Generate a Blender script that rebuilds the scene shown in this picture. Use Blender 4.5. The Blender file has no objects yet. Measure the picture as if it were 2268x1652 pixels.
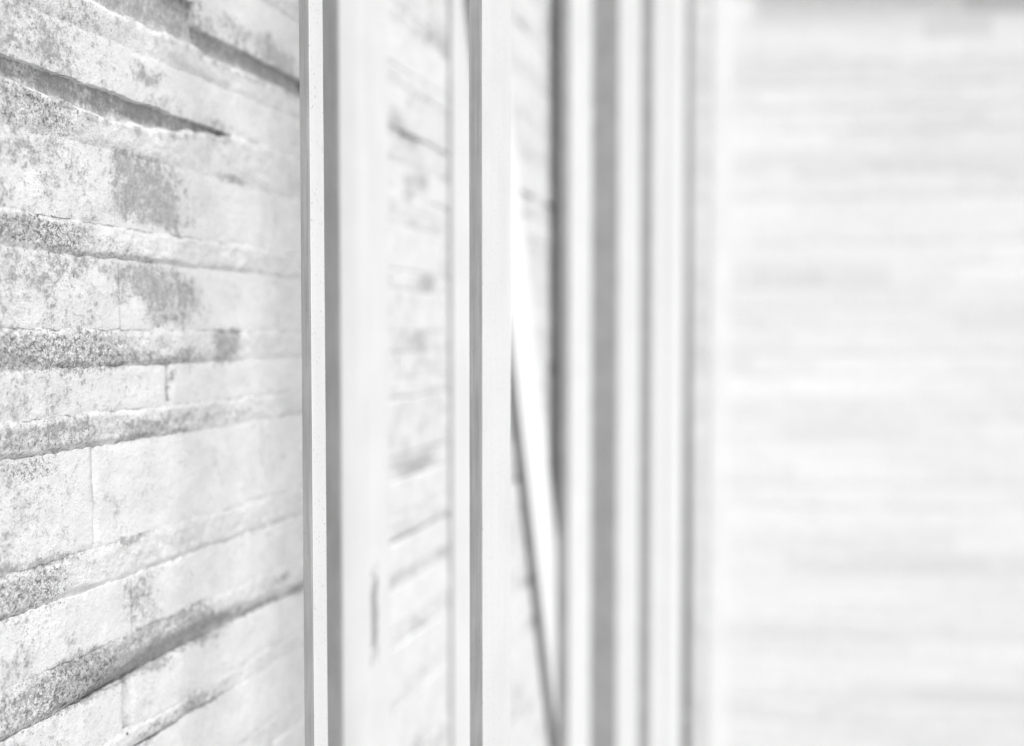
import bpy, bmesh, math, random
from mathutils import Vector, Matrix, noise

# ------------------------------------------------------------------ camera, sky, sun, exposure
SC = bpy.context.scene
COL = SC.collection
W0, H0, F0 = 2268.0, 1652.0, 2200.0            # photo frame and focal length, in the same pixels
VPX, VPY = 1785.0, 740.0                       # where the wall's courses meet
YAW = math.atan((VPX - W0/2)/F0)               # wall runs along +Y, camera looks this much to its left
PITCH = math.atan((H0/2 - VPY)/F0)
EYE = 1.52
cam_d = bpy.data.cameras.new('camera')
cam = bpy.data.objects.new('camera', cam_d); COL.objects.link(cam)
cam.location = (0, 0, EYE)
cam.rotation_euler = (math.pi/2 - PITCH, 0, YAW)
cam_d.sensor_width = 36.0
cam_d.lens = 36.0*F0/W0
cam_d.clip_start = 0.02
cam_d.clip_end = 1000
cam_d.dof.use_dof = True
cam_d.dof.focus_distance = 0.655
cam_d.dof.aperture_fstop = 2.5
SC.camera = cam

SUN_EL, SUN_AZ = math.radians(58), math.radians(124)   # azimuth clockwise from +Y: right and a little behind the camera
world = bpy.data.worlds.new('World'); SC.world = world
world.use_nodes = True
wn, wl = world.node_tree.nodes, world.node_tree.links
wn.clear()
sky = wn.new('ShaderNodeTexSky'); sky.sky_type = 'NISHITA'; sky.sun_disc = False
sky.sun_elevation = SUN_EL; sky.sun_rotation = SUN_AZ
bw = wn.new('ShaderNodeRGBToBW')               # black-and-white photograph: a colourless sky
bg = wn.new('ShaderNodeBackground'); bg.inputs['Strength'].default_value = 0.12
wo = wn.new('ShaderNodeOutputWorld')
wl.new(sky.outputs[0], bw.inputs[0]); wl.new(bw.outputs[0], bg.inputs['Color']); wl.new(bg.outputs[0], wo.inputs['Surface'])
sun_d = bpy.data.lights.new('sun', 'SUN'); sun_d.energy = 1.5; sun_d.angle = math.radians(12)
sun_d.color = (1, 1, 1)
sun = bpy.data.objects.new('sun', sun_d); COL.objects.link(sun)
tosun = Vector((math.cos(SUN_EL)*math.sin(SUN_AZ), math.cos(SUN_EL)*math.cos(SUN_AZ), math.sin(SUN_EL)))
sun.rotation_euler = (-tosun).to_track_quat('-Z', 'Y').to_euler()
sun.location = (3, -1, 5)
vs = SC.view_settings
vs.view_transform = 'Standard'; vs.look = 'None'; vs.gamma = 1.0; vs.use_curve_mapping = False
vs.exposure = 0.84

# ------------------------------------------------------------------ helpers
D = 0.472                                       # camera to wall, square on
def tanphi(x):                                  # pixel column -> slope against the wall's direction
    return math.tan(YAW - math.atan((x - W0/2)/F0))
def u_at(x, s): return s/tanphi(x)              # how far along the wall a column meets the plane X = -s
def s_at(x, u): return u*tanphi(x)

def link(name, me, mat, parent=None):
    o = bpy.data.objects.new(name, me); COL.objects.link(o)
    if mat is not None and not me.materials: me.materials.append(mat)
    if parent is not None: o.parent = parent
    return o
def tag(o, label=None, cat=None, group=None, kind=None):
    if label: o['label'] = label
    if cat: o['category'] = cat
    if group: o['group'] = group
    if kind: o['kind'] = kind
    return o
def empty(name, loc=(0, 0, 0), rz=0):
    o = bpy.data.objects.new(name, None); COL.objects.link(o)
    o.location = loc; o.rotation_euler = (0, 0, rz); o.empty_display_size = 0.05
    return o
def box_bm(bm, x0, x1, y0, y1, z0, z1, bev=0.0, seg=1):
    b = bmesh.new()
    bmesh.ops.create_cube(b, size=1)
    for v in b.verts:
        v.co = Vector(((x0+x1)/2 + v.co.x*(x1-x0), (y0+y1)/2 + v.co.y*(y1-y0), (z0+z1)/2 + v.co.z*(z1-z0)))
    if bev: bmesh.ops.bevel(b, geom=b.edges[:], offset=bev, segments=seg, affect='EDGES', profile=0.6)
    m = bpy.data.meshes.new('t'); b.to_mesh(m); b.free()
    bm.from_mesh(m); bpy.data.meshes.remove(m)
def box(name, x0, x1, y0, y1, z0, z1, mat, parent=None, bev=0.0, seg=1):
    bm = bmesh.new(); box_bm(bm, x0, x1, y0, y1, z0, z1, bev, seg)
    me = bpy.data.meshes.new(name); bm.to_mesh(me); bm.free()
    return link(name, me, mat, parent)
def n3(x, y, z): return noise.noise(Vector((x, y, z)))
rnd = random.Random(7)

# ------------------------------------------------------------------ materials
class NT:
    def __init__(s, name):
        s.m = bpy.data.materials.new(name); s.m.use_nodes = True
        s.n = s.m.node_tree.nodes; s.l = s.m.node_tree.links
        s.b = s.n['Principled BSDF']
        g = s.n.new('ShaderNodeNewGeometry'); s.pos = g.outputs['Position']
    def noise(s, scale, detail=3, rough=0.55, vec=None, stretch=None, off=(0, 0, 0)):
        v = vec or s.pos
        mp = s.n.new('ShaderNodeMapping'); s.l.new(v, mp.inputs['Vector'])
        mp.inputs['Scale'].default_value = stretch or (1, 1, 1); mp.inputs['Location'].default_value = off
        t = s.n.new('ShaderNodeTexNoise'); s.l.new(mp.outputs[0], t.inputs['Vector'])
        t.inputs['Scale'].default_value = scale; t.inputs['Detail'].default_value = detail; t.inputs['Roughness'].default_value = rough
        return t.outputs['Fac']
    def ramp(s, fac, a, b, lo=0.0, hi=1.0):
        r = s.n.new('ShaderNodeMapRange'); r.interpolation_type = 'SMOOTHSTEP'
        for k, val in (('From Min', a), ('From Max', b), ('To Min', lo), ('To Max', hi)):
            if isinstance(val, (int, float)): r.inputs[k].default_value = val
            else: s.l.new(val, r.inputs[k])
        s.l.new(fac, r.inputs['Value']); return r.outputs['Result']
    def math(s, op, a, b=0.0):
        m = s.n.new('ShaderNodeMath'); m.operation = op
        for i, v in enumerate((a, b)):
            if isinstance(v, (int, float)): m.inputs[i].default_value = v
            else: s.l.new(v, m.inputs[i])
        return m.outputs[0]
    def mix(s, fac, a, b):
        m = s.n.new('ShaderNodeMix'); m.data_type = 'FLOAT'
        for k, v in ((0, fac), (2, a), (3, b)):
            if isinstance(v, (int, float)): m.inputs[k].default_value = v
            else: s.l.new(v, m.inputs[k])
        return m.outputs[0]
    def attr(s, name):
        a = s.n.new('ShaderNodeAttribute'); a.attribute_type = 'OBJECT'; a.attribute_name = name
        return a.outputs['Fac']
    def vattr(s, name):
        a = s.n.new('ShaderNodeAttribute'); a.attribute_type = 'GEOMETRY'; a.attribute_name = name
        return a.outputs['Fac']
    def finish(s, val, rough=0.75, bumps=(), spec=0.25):
        c = s.n.new('ShaderNodeCombineColor')
        for i in range(3):
            if isinstance(val, (int, float)): c.inputs[i].default_value = val
            else: s.l.new(val, c.inputs[i])
        s.l.new(c.outputs[0], s.b.inputs['Base Color'])
        if isinstance(rough, (int, float)): s.b.inputs['Roughness'].default_value = rough
        else: s.l.new(rough, s.b.inputs['Roughness'])
        s.b.inputs['Specular IOR Level'].default_value = spec
        last = None
        for h, strength, dist in bumps:
            b = s.n.new('ShaderNodeBump'); b.inputs['Strength'].default_value = strength; b.inputs['Distance'].default_value = dist
            s.l.new(h, b.inputs['Height'])
            if last is not None: s.l.new(last, b.inputs['Normal'])
            last = b.outputs[0]
        if last is not None: s.l.new(last, s.b.inputs['Normal'])
        return s.m

def brick_mat(name, base, bump, vary=0.05, wear_gain=1.0):
    t = NT(name)
    mott = t.noise(28, 4, 0.6)
    col = t.ramp(mott, 0.3, 0.7, base*(1-vary), base*(1+vary*0.6))
    col = t.math('MULTIPLY', col, t.ramp(t.noise(75, 5, 0.65, off=(2, 8, 3)), 0.3, 0.7, 1-vary*0.8, 1+vary*0.5))
    col = t.math('MULTIPLY', col, t.ramp(t.noise(900, 2, 0.6, off=(6, 1, 1)), 0.3, 0.7, 1-vary, 1+vary*0.6))
    tone = t.attr('tone'); col = t.math('MULTIPLY', col, t.math('ADD', tone, 1.0))
    fine = t.noise(430, 4, 0.7)
    mid = t.noise(170, 4, 0.7, off=(9, 2, 2))
    patch = t.noise(34, 5, 0.62, off=(3, 1, 5))
    # paint worn to grey and joint shade painted in: the amount comes from 'wear' (whole brick) and 'stain' (painted patch by patch on the mesh)
    s_ = t.math('ADD', t.math('MULTIPLY', t.attr('wear'), wear_gain), t.vattr('stain'))
    f = t.math('ADD', t.math('MULTIPLY', patch, 0.36), t.math('ADD', t.math('MULTIPLY', fine, 0.30), t.math('MULTIPLY', mid, 0.40)))
    thr = t.math('SUBTRACT', 0.655, t.math('MULTIPLY', s_, 0.235))
    wm = t.ramp(f, t.math('SUBTRACT', thr, 0.085), t.math('ADD', thr, 0.085))
    col = t.mix(t.math('MULTIPLY', wm, 0.92), col, t.ramp(t.math('ADD', t.math('MULTIPLY', mid, 0.5), t.math('MULTIPLY', fine, 0.5)), 0.36, 0.66, 0.52, 0.30))
    # salt and pepper where grit shows
    p_ = t.vattr('pepper')
    g = t.math('ADD', t.math('MULTIPLY', t.noise(760, 3, 0.65, off=(1, 7, 3)), 0.6), t.math('MULTIPLY', t.noise(320, 3, 0.6, off=(5, 1, 8)), 0.4))
    th2 = t.math('SUBTRACT', 0.66, t.math('MULTIPLY', p_, 0.26))
    pm = t.ramp(g, t.math('SUBTRACT', th2, 0.03), t.math('ADD', th2, 0.05))
    col = t.mix(t.math('MULTIPLY', pm, 0.8), col, t.ramp(t.noise(300, 2, 0.5, off=(2, 2, 9)), 0.35, 0.65, 0.08, 0.42))
    dot = t.ramp(t.noise(95, 1, 0.4, off=(4, 4, 1)), 0.815, 0.83)
    col = t.mix(dot, col, 0.03)
    return t.finish(col, 0.85, ((mid, bump, 0.0016), (fine, bump, 0.0009)), 0.15)
M_BRICK = brick_mat('painted_brick', 0.83, 0.6, 0.06)
M_MORTAR = brick_mat('painted_mortar', 0.83, 1.0, 0.08)
M_FARBRICK = brick_mat('whitewashed_brick', 0.79, 0.3, 0.02)

def paint_mat(name, base, speck=0.70, streak=0.03, stain=None):
    t = NT(name)
    g = t.noise(55, 4, 0.6, stretch=(1, 1, 0.06))
    m = t.noise(14, 3, 0.5)
    col = t.math('MULTIPLY', t.ramp(g, 0.3, 0.7, base*(1-streak), base*(1+streak)), t.ramp(m, 0.3, 0.7, 0.97, 1.02))
    f = t.noise(520, 3, 0.6)
    col = t.mix(t.math('MULTIPLY', t.ramp(f, speck, speck + 0.05), 0.6), col, 0.25)
    if stain:                                   # a run of rust-like dirt with its own shape
        y0, z0, hy, hz = stain
        sx = t.n.new('ShaderNodeSeparateXYZ'); t.l.new(t.pos, sx.inputs[0])
        dy = t.math('DIVIDE', t.math('ABSOLUTE', t.math('SUBTRACT', sx.outputs['Y'], y0)), hy)
        dz = t.math('DIVIDE', t.math('ABSOLUTE', t.math('SUBTRACT', sx.outputs['Z'], z0)), hz)
        d = t.math('MAXIMUM', dy, dz)
        d = t.math('ADD', d, t.math('MULTIPLY', t.math('SUBTRACT', t.noise(70, 3, 0.6), 0.5), 1.6))
        col = t.mix(t.ramp(d, 1.1, 0.5), col, 0.36)
    return t.finish(col, 0.55, ((f, 0.25, 0.0006), (g, 0.15, 0.001)), 0.35)
M_WHITE = paint_mat('white_painted_timber', 0.79)
M_WHITE2 = paint_mat('bright_white_paint', 0.83)
M_PLANK = paint_mat('fresh_white_paint', 0.93)
M_STEELW = paint_mat('white_painted_steel', 0.78, speck=0.635)

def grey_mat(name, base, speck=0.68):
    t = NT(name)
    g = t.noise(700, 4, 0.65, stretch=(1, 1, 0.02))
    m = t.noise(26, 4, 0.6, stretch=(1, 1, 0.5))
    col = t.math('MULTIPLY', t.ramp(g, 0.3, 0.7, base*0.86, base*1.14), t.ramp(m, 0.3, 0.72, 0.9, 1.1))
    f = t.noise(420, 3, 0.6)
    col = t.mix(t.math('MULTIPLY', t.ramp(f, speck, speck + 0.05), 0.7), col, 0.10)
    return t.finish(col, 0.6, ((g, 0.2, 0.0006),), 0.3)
M_GREY = grey_mat('grey_steel_and_shaded_edge', 0.35)  # post fronts' shade put into the grey; base plates and bolts share it
M_SHADE_PIPE = grey_mat('shaded_edge_and_pipe_grey', 0.36, 0.9)  # board fronts' shade put into the grey; the corner pipe shares it
def concrete_mat(name, base):
    t = NT(name)
    a = t.noise(6, 5, 0.6); b = t.noise(120, 4, 0.7)
    col = t.math('MULTIPLY', t.ramp(a, 0.3, 0.7, base*0.85, base*1.12), t.ramp(b, 0.3, 0.7, 0.92, 1.06))
    return t.finish(col, 0.85, ((b, 0.4, 0.003),), 0.2)
M_PIPE = grey_mat('grey_pipe_paint', 0.42, 0.95)
M_PALE = grey_mat('pale_shaded_edge', 0.55, 0.95)  # paler painted-in shade for one board front
M_PAVE = concrete_mat('pale_concrete', 0.42)
M_SOFFIT = paint_mat('soffit_shade_grey', 0.33)  # shade of the downward face put into its grey

# ------------------------------------------------------------------ ground
box('pavement', -300, 300, -300, 300, -0.3, 0.0, M_PAVE)
tag(bpy.data.objects['pavement'], kind='structure')

# ------------------------------------------------------------------ the near brick wall
# courses (top, bottom of the brick faces) in metres above the eye, as read off the photograph
def hh(y): return (1270 - y)*0.160/1000
CO = [(-20, 200), (460, 788), (937, 1249), (1416, 1611), (1760, 2198), (2376, 2640), (2841, 3080)]
courses = [(hh(a), hh(b)) for a, b in CO]
up = [(0.299, 0.247)]
while up[-1][0] < 1.65:
    t0 = up[-1][0] + 0.022 + rnd.uniform(-0.003, 0.003)
    up.append((t0 + 0.0545 + rnd.uniform(-0.003, 0.003), t0))
dn = [(-0.306, -0.356)]
while dn[-1][1] > -EYE + 0.09:
    b0 = dn[-1][1] - 0.022 + rnd.uniform(-0.003, 0.003)
    dn.append((b0, b0 - 0.0545 + rnd.uniform(-0.003, 0.003)))
dn.append((dn[-1][1] - 0.02, -EYE))
courses = up[::-1] + courses + dn
perp = {-1: 0.700, 0: 0.54, 1: 0.600, 2: 0.604, 3: 0.661, 4: 0.575, 5: 0.612, 6: 0.606}   # a vertical joint of each measured course
first = len(up)
Y0, Y1 = -1.1, 3.62
wall = empty('brick_wall', (-D, 0, 0))
tag(wall, 'white painted brick wall with worn, speckled mortar bands, running alongside the posts', 'wall', kind='thing')
# worn places and joint shade painted grey, read off the photograph: columns x0..x1, rows r0..r1 (followed along the courses), strength
STAIN_SHADE = [(-60, 110, -400, 1800, .44), (-60, 70, 1760, 3400, .34), (-60, 240, -200, 1760, .36), (100, 480, 2690, 2850, .9), (-60, 160, 1760, 3200, .24), (240, 660, -300, 3200, .04), (-40, 190, -30, 200, .62), (295, 372, 16, 132, .72), (-40, 125, 455, 640, .60), (-40, 250, 455, 720, .30),
         (260, 385, 446, 775, .95), (300, 430, 470, 760, .45), (258, 312, 715, 745, .6), (-40, 200, 935, 1100, .55), (150, 300, 935, 1010, .5),
         (270, 400, 924, 1130, .92), (330, 440, 1000, 1235, .75), (-40, 480, 1345, 1416, .55), (476, 530, 1240, 1415, 1.1),
         (-40, 220, 1625, 1755, .62), (250, 415, 1639, 1765, .85), (400, 570, 1660, 1740, .32), (255, 350, 2378, 2617, .62),
         (60, 460, 2630, 2690, .85), (130, 520, 2740, 2850, .8), (290, 470, 3105, 3190, .75), (-40, 185, 2160, 2205, .8), (250, 315, 2170, 2210, .7),
         (480, 560, 430, 470, .55), (240, 420, 610, 640, .25), (610, 670, 905, 960, .4), (350, 520, 150, 275, .5), (-40, 667, -420, -180, .55),
         (370, 384, 1416, 1570, .75), (268, 276, 2850, 3080, .8), (130, 190, 10, 60, .35), (430, 500, 2690, 2750, .5), (100, 112, 1440, 1530, .5),
         (640, 672, 2780, 2850, .6), (560, 640, 2660, 2740, .4), (612, 630, 1960, 2010, .6), (230, 260, 1960, 2150, .28)]
PEPPER = [(-60, 190, 282, 460, .62), (-60, 300, 290, 470, .28), (-60, 210, 788, 940, .72), (100, 330, 840, 940, .45), (-60, 300, 1249, 1420, .72), (200, 460, 1260, 1420, .40),
          (-60, 230, 1620, 1760, .45), (-60, 130, 1755, 1870, .62), (-60, 150, 2198, 2385, .66), (-60, 260, 2640, 2850, .72), (-60, 150, -60, 470, .34),
          (-60, 190, 460, 790, .22), (-60, 160, 930, 1260, .30), (-60, 120, 1400, 3200, .28), (-60, 330, -180, -20, .34), (40, 300, 2640, 2850, .4), (200, 420, 2850, 3200, .2)]
def prep(lst):
    return [(u_at(a, D), u_at(b, D), (1270-r1)*0.160/1000, (1270-r0)*0.160/1000, v) for a, b, r0, r1, v in lst]
def sst(t): t = max(0.0, min(1.0, t)); return t*t*(3-2*t)
STAIN_SHADE, PEPPER = prep(STAIN_SHADE), prep(PEPPER)
def field(lst, y, h):
    y2 = y + n3(y*26, h*26, 31)*0.016; h2 = h + n3(y*30, h*30, 57)*0.006
    tot = 0.0
    for a, b, lo, hi, v in lst:
        mu = min(0.03, (b-a)*0.35); mh = min(0.008, (hi-lo)*0.3)
        if a-mu < y2 < b+mu and lo-mh < h2 < hi+mh:
            w = sst((y2-a+mu)/(2*mu))*sst((b+mu-y2)/(2*mu))*sst((h2-lo+mh)/(2*mh))*sst((hi+mh-h2)/(2*mh))
            tot = max(tot, v*w)
    return tot
def paint_wear_shade(me, extra=None):
    st = me.attributes.new('stain', 'FLOAT', 'POINT'); pe_ = me.attributes.new('pepper', 'FLOAT', 'POINT')  # 'stain' holds worn paint and the painted-in joint shade
    for i, v in enumerate(me.vertices):
        y, h = v.co.y, v.co.z - EYE
        if 0.3 < y < 1.0 and abs(h) < 0.36:
            st.data[i].value = field(STAIN_SHADE, y, h); pe_.data[i].value = field(PEPPER, y, h)
        elif 0.98 < y < 2.5: st.data[i].value = max(0.0, 0.05 + 1.1*n3(y*9, h*22, 71))
        if extra: st.data[i].value = max(st.data[i].value, extra[i])

core = box('wall_core', -0.22, -0.034, Y0, Y1, 0, EYE + courses[0][0] + 0.02, M_MORTAR, wall)

def rough_disp(y, z, k):
    return (n3(y*14 + k*7.3, z*20, k) * 0.0010 + n3(y*60, z*60, k + 9.1)*0.0005 + n3(y*190, z*190, k + 3.7)*0.0003)

def fine_brick(y0, y1, z0, z1, off, k, ends):
    ny = max(4, int((y1-y0)/0.0028)); nz = max(4, int((z1-z0)/0.0028))
    vs_, fs = [], []
    tilt = 0.0; tz = rnd.uniform(-0.004, 0.004)
    for i in range(ny+1):
        for j in range(nz+1):
            y = y0 + (y1-y0)*i/ny; z = z0 + (z1-z0)*j/nz
            ed = 0.0
            for q, dep in ((i*(y1-y0)/ny, ends[0]), ((ny-i)*(y1-y0)/ny, ends[1]), (min(j, nz-j)*(z1-z0)/nz, 0.00025)):
                if q < 0.004: ed += (1-q/0.004)**2*dep
            ed *= 1 + 1.2*n3(y*50, z*50, k+2)
            ex = off + rough_disp(y, z, k) - ed + tilt*(y-(y0+y1)/2) + tz*(z-(z0+z1)/2)
            jag = n3(y*30, 0, k+20)*0.0014 + n3(y*130, 0, k+20)*0.0014 + n3(y*320, 0, k+20)*0.0010 if j in (0, nz) else 0
            jy = n3(z*60, 0, k+21)*0.0015 if (i in (0, ny) and ends[0] > 0.002) else 0
            vs_.append((ex, y + jy, z + jag))
    def id_(i, j): return i*(nz+1)+j
    for i in range(ny):
        for j in range(nz):
            fs.append((id_(i, j), id_(i+1, j), id_(i+1, j+1), id_(i, j+1)))
    rim = [id_(i, 0) for i in range(ny+1)] + [id_(ny, j) for j in range(1, nz+1)] + [id_(i, nz) for i in range(ny-1, -1, -1)] + [id_(0, j) for j in range(nz-1, 0, -1)]
    base = len(vs_)
    n = len(rim)
    for q in rim: vs_.append((-0.036, vs_[q][1], vs_[q][2]))
    for q in rim: vs_.append(vs_[q])               # own rim for the sides, so the arris stays crisp
    for q in range(n):
        a, b = base+n+q, base+n+(q+1) % n
        fs.append((a, base+q, base+(q+1) % n, b))
    me = bpy.data.meshes.new('brick'); me.from_pydata(vs_, [], fs); me.update()
    for p in me.polygons: p.use_smooth = True
    paint_wear_shade(me)
    return me

def plain_brick_meshes(n, L, H, depth, bev):
    out = []
    for k in range(n):
        bm = bmesh.new()
        bmesh.ops.create_cube(bm, size=1)
        for v in bm.verts: v.co = Vector(((v.co.x-0.5)*depth, v.co.y*L, v.co.z*H))
        bmesh.ops.bevel(bm, geom=bm.edges[:], offset=bev, segments=1, affect='EDGES')
        for v in bm.verts:
            v.co += Vector((rnd.uniform(-.0008, .0008) if v.co.x > -depth/2 else 0, rnd.uniform(-.002, .002), rnd.uniform(-.0018, .0018)))
        me = bpy.data.meshes.new('brick'); bm.to_mesh(me); bm.free(); out.append(me)
    return out
BL = 0.222                                        # brick with its joint
plain = plain_brick_meshes(8, 0.213, 0.0545, 0.036, 0.002)
for m in plain: m.materials.append(M_BRICK)
open_end = {(6, 0.606): 0.010, (3, 0.661): 0.0045, (4, 0.575): 0.002}      # vertical joints that still show
rest = bmesh.new()
cand = []
for ci, (zt, zb) in enumerate(courses):
    c = ci - first
    p0 = perp.get(c, rnd.uniform(0, BL))
    k0 = math.floor((Y0 - p0)/BL); y = p0 + k0*BL
    while y < Y1:
        a, b = max(y, Y0), min(y + BL, Y1)
        if b - a > 0.03: cand.append((ci, c, a, b, zb, zt))
        y += BL
def in_view(y, h):
    if y < 0.40 or y > 2.5: return False
    ang = YAW - math.atan2(D, y)
    z = math.hypot(D, y)*math.cos(ang)
    if abs(h*F0/z) > 1000: return False
    x = W0/2 + F0*math.tan(ang)
    return True
scored = sorted(cand, key=lambda t: (0 if in_view((t[2]+t[3])/2, (t[4]+t[5])/2) else 1, math.hypot((t[2]+t[3])/2, (t[4]+t[5])/2)))
for idx, (ci, c, a, b, zb, zt) in enumerate(scored):
    j = 0.0003
    off = rnd.uniform(-0.00015, 0.00015)
    if c == -1 and b < 0.71 and b > 0.2: zb += 0.018          # the lower part of these bricks has broken away
    hm, ym = (zb+zt)/2, (a+b)/2
    if 0 <= idx < 290:
        if 0.30 < b and a < 1.0 and abs(hm) < 0.34:
            e0 = max([v for (cc, yy), v in open_end.items() if cc == c and abs(yy-a) < 0.01] or [0.0])
            e1 = max([v for (cc, yy), v in open_end.items() if cc == c and abs(yy-b) < 0.01] or [0.0])
            me = fine_brick(a + j + (0.002 if e0 > 0.002 else 0), b - j - (0.001 if e1 > 0.002 else 0), EYE+zb, EYE+zt, off, idx*1.7, (e0, e1))
            me.materials.append(M_BRICK)
            o = link('brick', me, None, wall)
        else:
            o = link('brick', plain[idx % 8], None, wall)
            o.location = (off + 0.001, ym, EYE + hm); o.scale = (1, (b-a-2*j)/0.213, (zt-zb)/0.0545)
        w = 0.0 if a < 1.0 else 0.03 + 0.75*max(0, rnd.random()-0.5)
        o['wear'] = w; o['tone'] = rnd.uniform(-0.008, 0.008) if a < 1.0 else rnd.uniform(-0.02, 0.01)
    else:
        box_bm(rest, -0.036, off, a + j, b - j, EYE+zb, EYE+zt, 0.002)
me = bpy.data.meshes.new('brickwork'); rest.to_mesh(me); rest.free()
o = link('brickwork', me, M_BRICK, wall); tag(o, kind='stuff'); o['wear'] = 0.1; o['tone'] = 0.0

def ramp_(y, a, b): return max(0.0, min(1.0, (y-a)/(b-a)))
# mortar: one rough, partly proud, undercut strip for each bed joint
def mortar_strip(k, ztop, zbot, P, under, recess, fine, lift=lambda y: 0.0):
    ys, y = [], Y0
    while y < Y1:
        ys.append(y)
        if fine and 0.36 < y < 1.02: y += 0.0026
        elif 0.3 < y < 2.5: y += 0.009
        else: y += 0.05
    ys.append(Y1)
    nt = 16 if fine else 7
    vs_, fs, bare_shade = [], [], []
    hgt = ztop - zbot
    for y in ys:
        q = P*(0.8 + 0.6*n3(y*5, k*3.1, 0.5))
        cut = max(0.0, min(1.0, 0.62 + 1.5*n3(y*9, k*1.7, 4.5)))       # the crack under the joint comes and goes
        und = under*cut*(1 - 0.55*ramp_(y, 0.72, 0.80))
        rc = recess(y)
        if rc: rc += 0.05*n3(y*70, k, 3) + 0.035*n3(y*170, k, 6)
        for t_ in range(nt+1):
            t = t_/nt
            z = ztop - hgt*t + lift(y)*(1-t)
            if 0 < t_ < nt: z += n3(y*30, k*2.3, t*1.5)*0.0022
            if t < 0.14: x = -0.001 + (q + 0.001)*(t/0.14)
            elif t < 0.84: x = q
            else: x = q - (q + und)*((t-0.84)/0.16)**1.3
            if rc > 0:                              # mortar fallen out: upper part of the joint is open
                if t < rc: x = -0.007
                elif t < rc + 0.10: x = -0.007 + (x + 0.007)*(t-rc)/0.07
            if rc < 0 and t > 1 + rc: x = min(x, x - 0.007*min(1.0, (t-1-rc)/0.40))   # lower part undercut
            if 0 < t_ < nt: x += n3(y*60, z*60, k+0.3)*0.0011 + n3(y*190, z*190, k+5.3)*0.0009 + n3(y*420, z*420, k)*0.0005
            if t_ == nt: x = min(x, -0.0005 - und)
            bare_shade.append(0.85*max(0.0, min(1.0, (-0.002-x)/0.003)))      # open joint greyed by depth: exposed mortar with its shade painted in
            vs_.append((x, y, EYE + z + (0.003 if t_ == 0 else -0.002 if t_ == nt else 0)))
        vs_.append(vs_[-1]); bare_shade.append(bare_shade[-1])
        vs_.append((-0.036, y, EYE + zbot - 0.002)); bare_shade.append(0.0)
    n = nt+3
    for i in range(len(ys)-1):
        for t_ in list(range(nt)) + [nt+1]:
            a = i*n + t_
            fs.append((a, a+1, a+n+1, a+n))
    me = bpy.data.meshes.new('mortar_joint'); me.from_pydata(vs_, [], fs); me.update()
    for p in me.polygons: p.use_smooth = True
    paint_wear_shade(me, bare_shade)
    o = link('mortar_joint', me, M_MORTAR, wall); o['wear'] = 0.0; o['tone'] = 0.0
    return o
no = lambda y: 0.0
spec = {  # joint under measured course c: proudness, undercut, open part along the wall
    -1: (0.0005, 0.003, lambda y: 0.40 + 0.05*n3(y*14, 1, 1) + 0.16*(1-ramp_(y, 0.69, 0.72)) if y < 0.98 else max(0.0, 0.16*n3(y*11, 5, 2) + 0.03)),
    0: (0.0006, 0.001, lambda y: max(0.0, 0.33 + 0.05*n3(y*20, 2, 1) + 0.10*ramp_(y, 0.54, 0.60) + 0.05*n3(y*45, 8, 1) - 0.27*ramp_(y, 0.635, 0.69) - 0.3*ramp_(y, 0.73, 0.77))),
    1: (0.0006, 0.003, no), 2: (0.0003, 0.0045, no), 3: (0.0004, 0.0045, no),
    4: (0.0003, 0.0040, no), 5: (0.0008, 0.004, lambda y: -0.08 - 0.50*ramp_(y, 0.54, 0.64) - 0.14*n3(y*18, 3, 1) + 0.30*ramp_(y, 0.74, 0.88)), 6: (0.0005, 0.005, no)}
for ci in range(len(courses)-1):
    c = ci - first
    P, U, rc = spec.get(c, (rnd.uniform(0.0003, 0.0015), rnd.choice((0.001, 0.002, 0.003, 0.004)), no))
    mortar_strip(c + 40, courses[ci][1], courses[ci+1][0], P, U, rc, -2 <= c <= 7, (lambda y: 0.018*(1-ramp_(y, 0.699, 0.712))*ramp_(y, 0.2, 0.26)) if c == -1 else (lambda y: 0.0))

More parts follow.
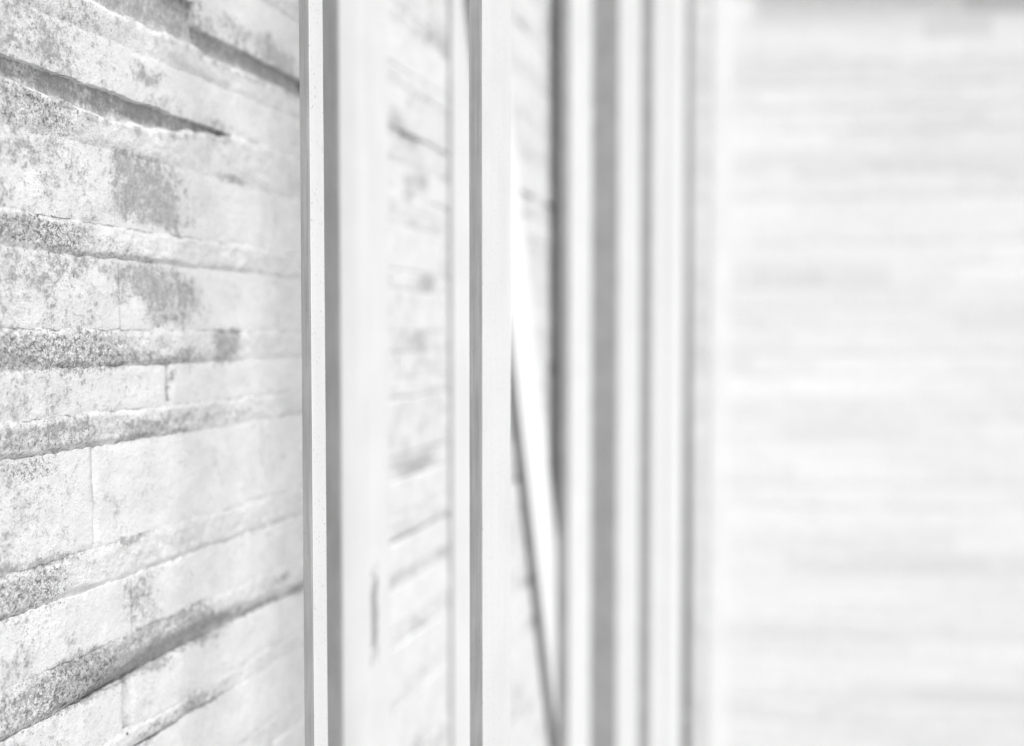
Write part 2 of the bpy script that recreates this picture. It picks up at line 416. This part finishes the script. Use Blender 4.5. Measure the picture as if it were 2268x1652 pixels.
# ------------------------------------------------------------------ slim steel posts standing clear of the wall
def post(x_a, x_b, x_c, u0, label, top=2.95):
    sa, sb = s_at(x_a, u0), s_at(x_b, u0)
    u1 = sb/tanphi(x_c)
    r = empty('steel_post', (-(sa+sb)/2, (u0+u1)/2, 0))
    tag(r, label, 'post')
    ox, oy = (sa+sb)/2, -(u0+u1)/2
    def wavy(name, x0, x1, y0, y1, mat, bev):
        # a long bar cut into short lengths so that its arrises wander a little
        bm = bmesh.new(); N = 150; prof = [(x0+bev, y0), (x1-bev, y0), (x1, y0+bev), (x1, y1), (x0, y1), (x0, y0+bev)]
        rows = []
        for i in range(N+1):
            z = 0.006 + (top-0.006)*i/N
            w_ = n3(z*1.3, x_a, 0.2)*0.0006 + n3(z*9, x_a, 1.2)*0.00012
            rows.append([bm.verts.new((px + w_ + n3(z*60, q, 2)*0.00012, py + n3(z*60, q, 5)*0.00012, z)) for q, (px, py) in enumerate(prof)])
        m = len(prof)
        for i in range(N):
            for q in range(m):
                bm.faces.new((rows[i][q], rows[i][(q+1) % m], rows[i+1][(q+1) % m], rows[i+1][q]))
        bm.faces.new(rows[0][::-1]); bm.faces.new(rows[-1])
        me = bpy.data.meshes.new(name); bm.to_mesh(me); bm.free()
        return link(name, me, mat, r)
    wavy('bar', -sa + ox, -sb + ox, u0 + 0.0015 + oy, u1 + oy, M_STEELW, 0.0006)
    wavy('shade_edge', -sa + ox, -sb + ox - 0.0004, u0 + oy, u0 + oy + 0.004, M_GREY, 0.0005)  # added strip carries the front face's shade in its colour
    box('base_plate', -0.05, 0.05, -0.07, 0.07, 0, 0.008, M_GREY, r, 0.001)
    for sx in (-1, 1):
        for sy in (-1, 1):
            b = bmesh.new(); bmesh.ops.create_cone(b, cap_ends=True, segments=6, radius1=0.007, radius2=0.007, depth=0.008,
                matrix=Matrix.Translation((sx*0.037, sy*0.057, 0.012)))
            me = bpy.data.meshes.new('bolt'); b.to_mesh(me); b.free(); link('bolt', me, M_GREY, r)
    return r
post(667, 687.5, 719.5, 0.590, 'slim white steel post with a grey painted-shade edge and flecked paint, clear of the brick wall')
post(1040, 1068.5, 1132, 0.655, 'wide flat white steel post with a grey painted-shade edge, standing before the diagonal plank')

# ------------------------------------------------------------------ boards fixed along the wall
def board(name, s_back, s_front, u0, u1, z1, label, mat=None, edge=M_SHADE_PIPE, cat='board', edge_t=0.004):
    r = empty(name, (-s_back, (u0+u1)/2, 0)); tag(r, label, cat)
    L = u1-u0
    box('panel', 0, s_back-s_front, -L/2 + edge_t, L/2, 0, z1, mat or M_WHITE, r, 0.0015)
    if edge is not None: box('shade_edge', 0.0005, s_back-s_front-0.0006, -L/2, -L/2 + edge_t, 0.002, z1-0.002, edge, r, 0.0008)  # shade of the board's front face, painted on an added strip
    return r
TOP = EYE + courses[0][0] - 0.02
# B: thick board behind the slim post
uB = u_at(676, D+0.004); sB = s_at(753, uB); uB1 = u_at(862, sB)
M_STAIN = paint_mat('stained_white_timber', 0.79, stain=(u_at(826, sB), EYE - 0.30, 0.010, 0.055))
board('timber_board', D+0.004, sB, uB, uB1, TOP, 'thick white board on the wall with a dark vertical run stain', M_STAIN)
# C: thin board near the wide post, under the plank
uC = u_at(986, D+0.004); sC = s_at(1001, uC)
board('timber_board', D+0.004, sC, uC, u_at(1100, sC), TOP, 'thin white board on the wall that carries the upper end of the diagonal plank', M_WHITE)
# the diagonal plank
sF = sC - 0.013
r = empty('diagonal_plank', (-sC, 1.524, 0)); tag(r, 'bright white plank running diagonally down the wall behind the wide post', 'plank')
def plank_mesh(name, x0, x1, q0, q1, za, zb, mat, bev):
    bm = bmesh.new(); box_bm(bm, x0, x1, q0, q1, za, zb, bev)
    me = bpy.data.meshes.new(name); bm.to_mesh(me); bm.free()
    o = link(name, me, mat, r); return o
TH = math.atan(0.40)                               # lean along the wall
pl = plank_mesh('board_face', 0, sC-sF, 0.003, 0.138, -1.35, 1.15, M_PLANK, 0.001)
pe = plank_mesh('board_shade_edge', 0.0004, sC-sF-0.0005, 0, 0.003, -1.349, 1.149, M_SHADE_PIPE, 0.0006)  # shade under the plank put into the edge colour
for q in (pl, pe):
    q.location = (0.0005, 0, EYE); q.rotation_euler = (TH, 0, 0)
# D: batten over the plank
uD = 1.83; sD0, sD = s_at(1237, uD), s_at(1262, uD)
bt = board('timber_batten', sD0, sD, uD, u_at(1308, sD), TOP, 'white batten fixed over the lower end of the diagonal plank', M_WHITE2, cat='batten')
for z in (0.25, 2.75):                             # packers that hold the batten off the bricks
    box('packing_block', sD0-D-0.004, 0.0005, -0.06, 0.06, z, z+0.08, M_WHITE, bt)
# E, F
uE = u_at(1309, D); sE = s_at(1369, uE)
board('timber_board', D+0.004, sE, uE, u_at(1418, sE), TOP, 'white board with a broad painted-shade edge, beside a sliver of rough brick', M_WHITE, edge_t=0.005)
uF = 2.73; sFf = s_at(1445, uF)
board('timber_board', D+0.004, sFf, uF, u_at(1470, sFf), TOP, 'narrow white board with a slim painted-shade edge, beyond the broad-edged board', M_WHITE2)
board('timber_board', D+0.004, sFf-0.004, u_at(1472, sFf), 3.44, TOP, 'white board with a pale painted-shade edge next to the corner pipe', M_WHITE, edge=M_PALE)

# ------------------------------------------------------------------ the end wall
U_FAR = 3.55
P0 = Vector((-s_at(1615, U_FAR), U_FAR, 0))
ROT = YAW + math.radians(-6.0)                    # turned a little from facing the camera
fw = empty('brick_wall', (P0.x, P0.y, 0), ROT)    # local +X runs to the right along the wall, -Y faces the camera
tag(fw, 'whitewashed brick end wall under a grey eave, seen square on', 'wall', kind='thing')
FW0, FW1, FH = -0.35, 3.4, EYE + 1.275
box('wall_core', FW0, FW1, 0.0018, 0.24, 0, FH+0.3, M_FARBRICK, fw)
pitch = 0.0764
fp = plain_brick_meshes(8, 0.213, 0.066, 0.02, 0.0015)
fmesh = []
for m in fp:
    for v in m.vertices: v.co = (v.co.y, -v.co.x - 0.0, v.co.z)
    m.flip_normals(); m.materials.append(M_FARBRICK); fmesh.append(m)
nrow = int(FH/pitch)
restf = bmesh.new(); nb = 0
for rw in range(nrow):
    z = rw*pitch + pitch/2
    x = FW0 + (0.111 if rw % 2 else 0) + rnd.uniform(-0.02, 0.02) + 0.111
    rowoff = rnd.uniform(-0.0015, 0.0015); rowtone = rnd.uniform(-0.03, 0.02)
    while x + 0.107 < FW1:
        off = rowoff + rnd.uniform(-0.001, 0.001)
        if x < 1.45 and nb < 298:
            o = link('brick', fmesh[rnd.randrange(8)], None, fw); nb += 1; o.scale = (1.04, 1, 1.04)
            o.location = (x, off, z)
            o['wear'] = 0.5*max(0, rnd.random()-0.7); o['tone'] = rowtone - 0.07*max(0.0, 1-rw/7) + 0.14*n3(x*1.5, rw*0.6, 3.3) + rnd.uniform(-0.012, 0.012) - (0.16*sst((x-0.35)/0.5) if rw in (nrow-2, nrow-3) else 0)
        else:
            box_bm(restf, x-0.1065, x+0.1065, off, off+0.02, z-0.033, z+0.033, 0.004)
        x += BL
me = bpy.data.meshes.new('brickwork'); restf.to_mesh(me); restf.free()
o = link('brickwork', me, M_FARBRICK, fw); tag(o, kind='stuff'); o['wear'] = 0.1; o['tone'] = 0.0
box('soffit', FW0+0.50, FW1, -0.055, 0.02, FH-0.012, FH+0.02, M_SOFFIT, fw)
box('fascia', FW0+0.50, FW1, -0.075, -0.055, FH-0.02, FH+0.16, M_WHITE, fw)

# corner trim and pipe
def on_far(x, du=0.0): return s_at(x, U_FAR-du)
cb = empty('corner_board', (-on_far(1593), U_FAR-0.005, 0), YAW*0.4); w = on_far(1571)-on_far(1615)
tag(cb, 'bright white corner board at the edge of the end wall', 'board')
box('panel', -w/2, w/2, -0.012, 0.03, 0, FH+0.1, M_WHITE2, cb, 0.002)
cb = empty('corner_board', (-on_far(1553), U_FAR+0.005, 0), YAW*0.4); w = on_far(1534)-on_far(1572)
tag(cb, 'duller white corner board between the grey pipe and the bright corner board', 'board')
box('panel', -w/2, w/2, -0.006, 0.04, 0, FH+0.1, M_WHITE, cb, 0.002)
def tube(name, rad, z0, z1, mat, parent, seg=20):
    b = bmesh.new(); bmesh.ops.create_cone(b, cap_ends=True, segments=seg, radius1=rad, radius2=rad, depth=z1-z0, matrix=Matrix.Translation((0, 0, (z0+z1)/2)))
    for f in b.faces: f.smooth = len(f.verts) == 4
    me = bpy.data.meshes.new(name); b.to_mesh(me); b.free(); return link(name, me, mat, parent)
up_ = U_FAR - 0.02; wp = s_at(1513, up_)-s_at(1537, up_)
pp = empty('conduit_pipe', (-s_at(1525, up_), up_, 0)); tag(pp, 'slim grey pipe rising in the corner beside the end wall', 'pipe')
tube('pipe', wp/2, 0, FH+0.1, M_SHADE_PIPE, pp)
for z in (0.15, 2.75): tube('clip', wp/2+0.003, z, z+0.025, M_SHADE_PIPE, pp)
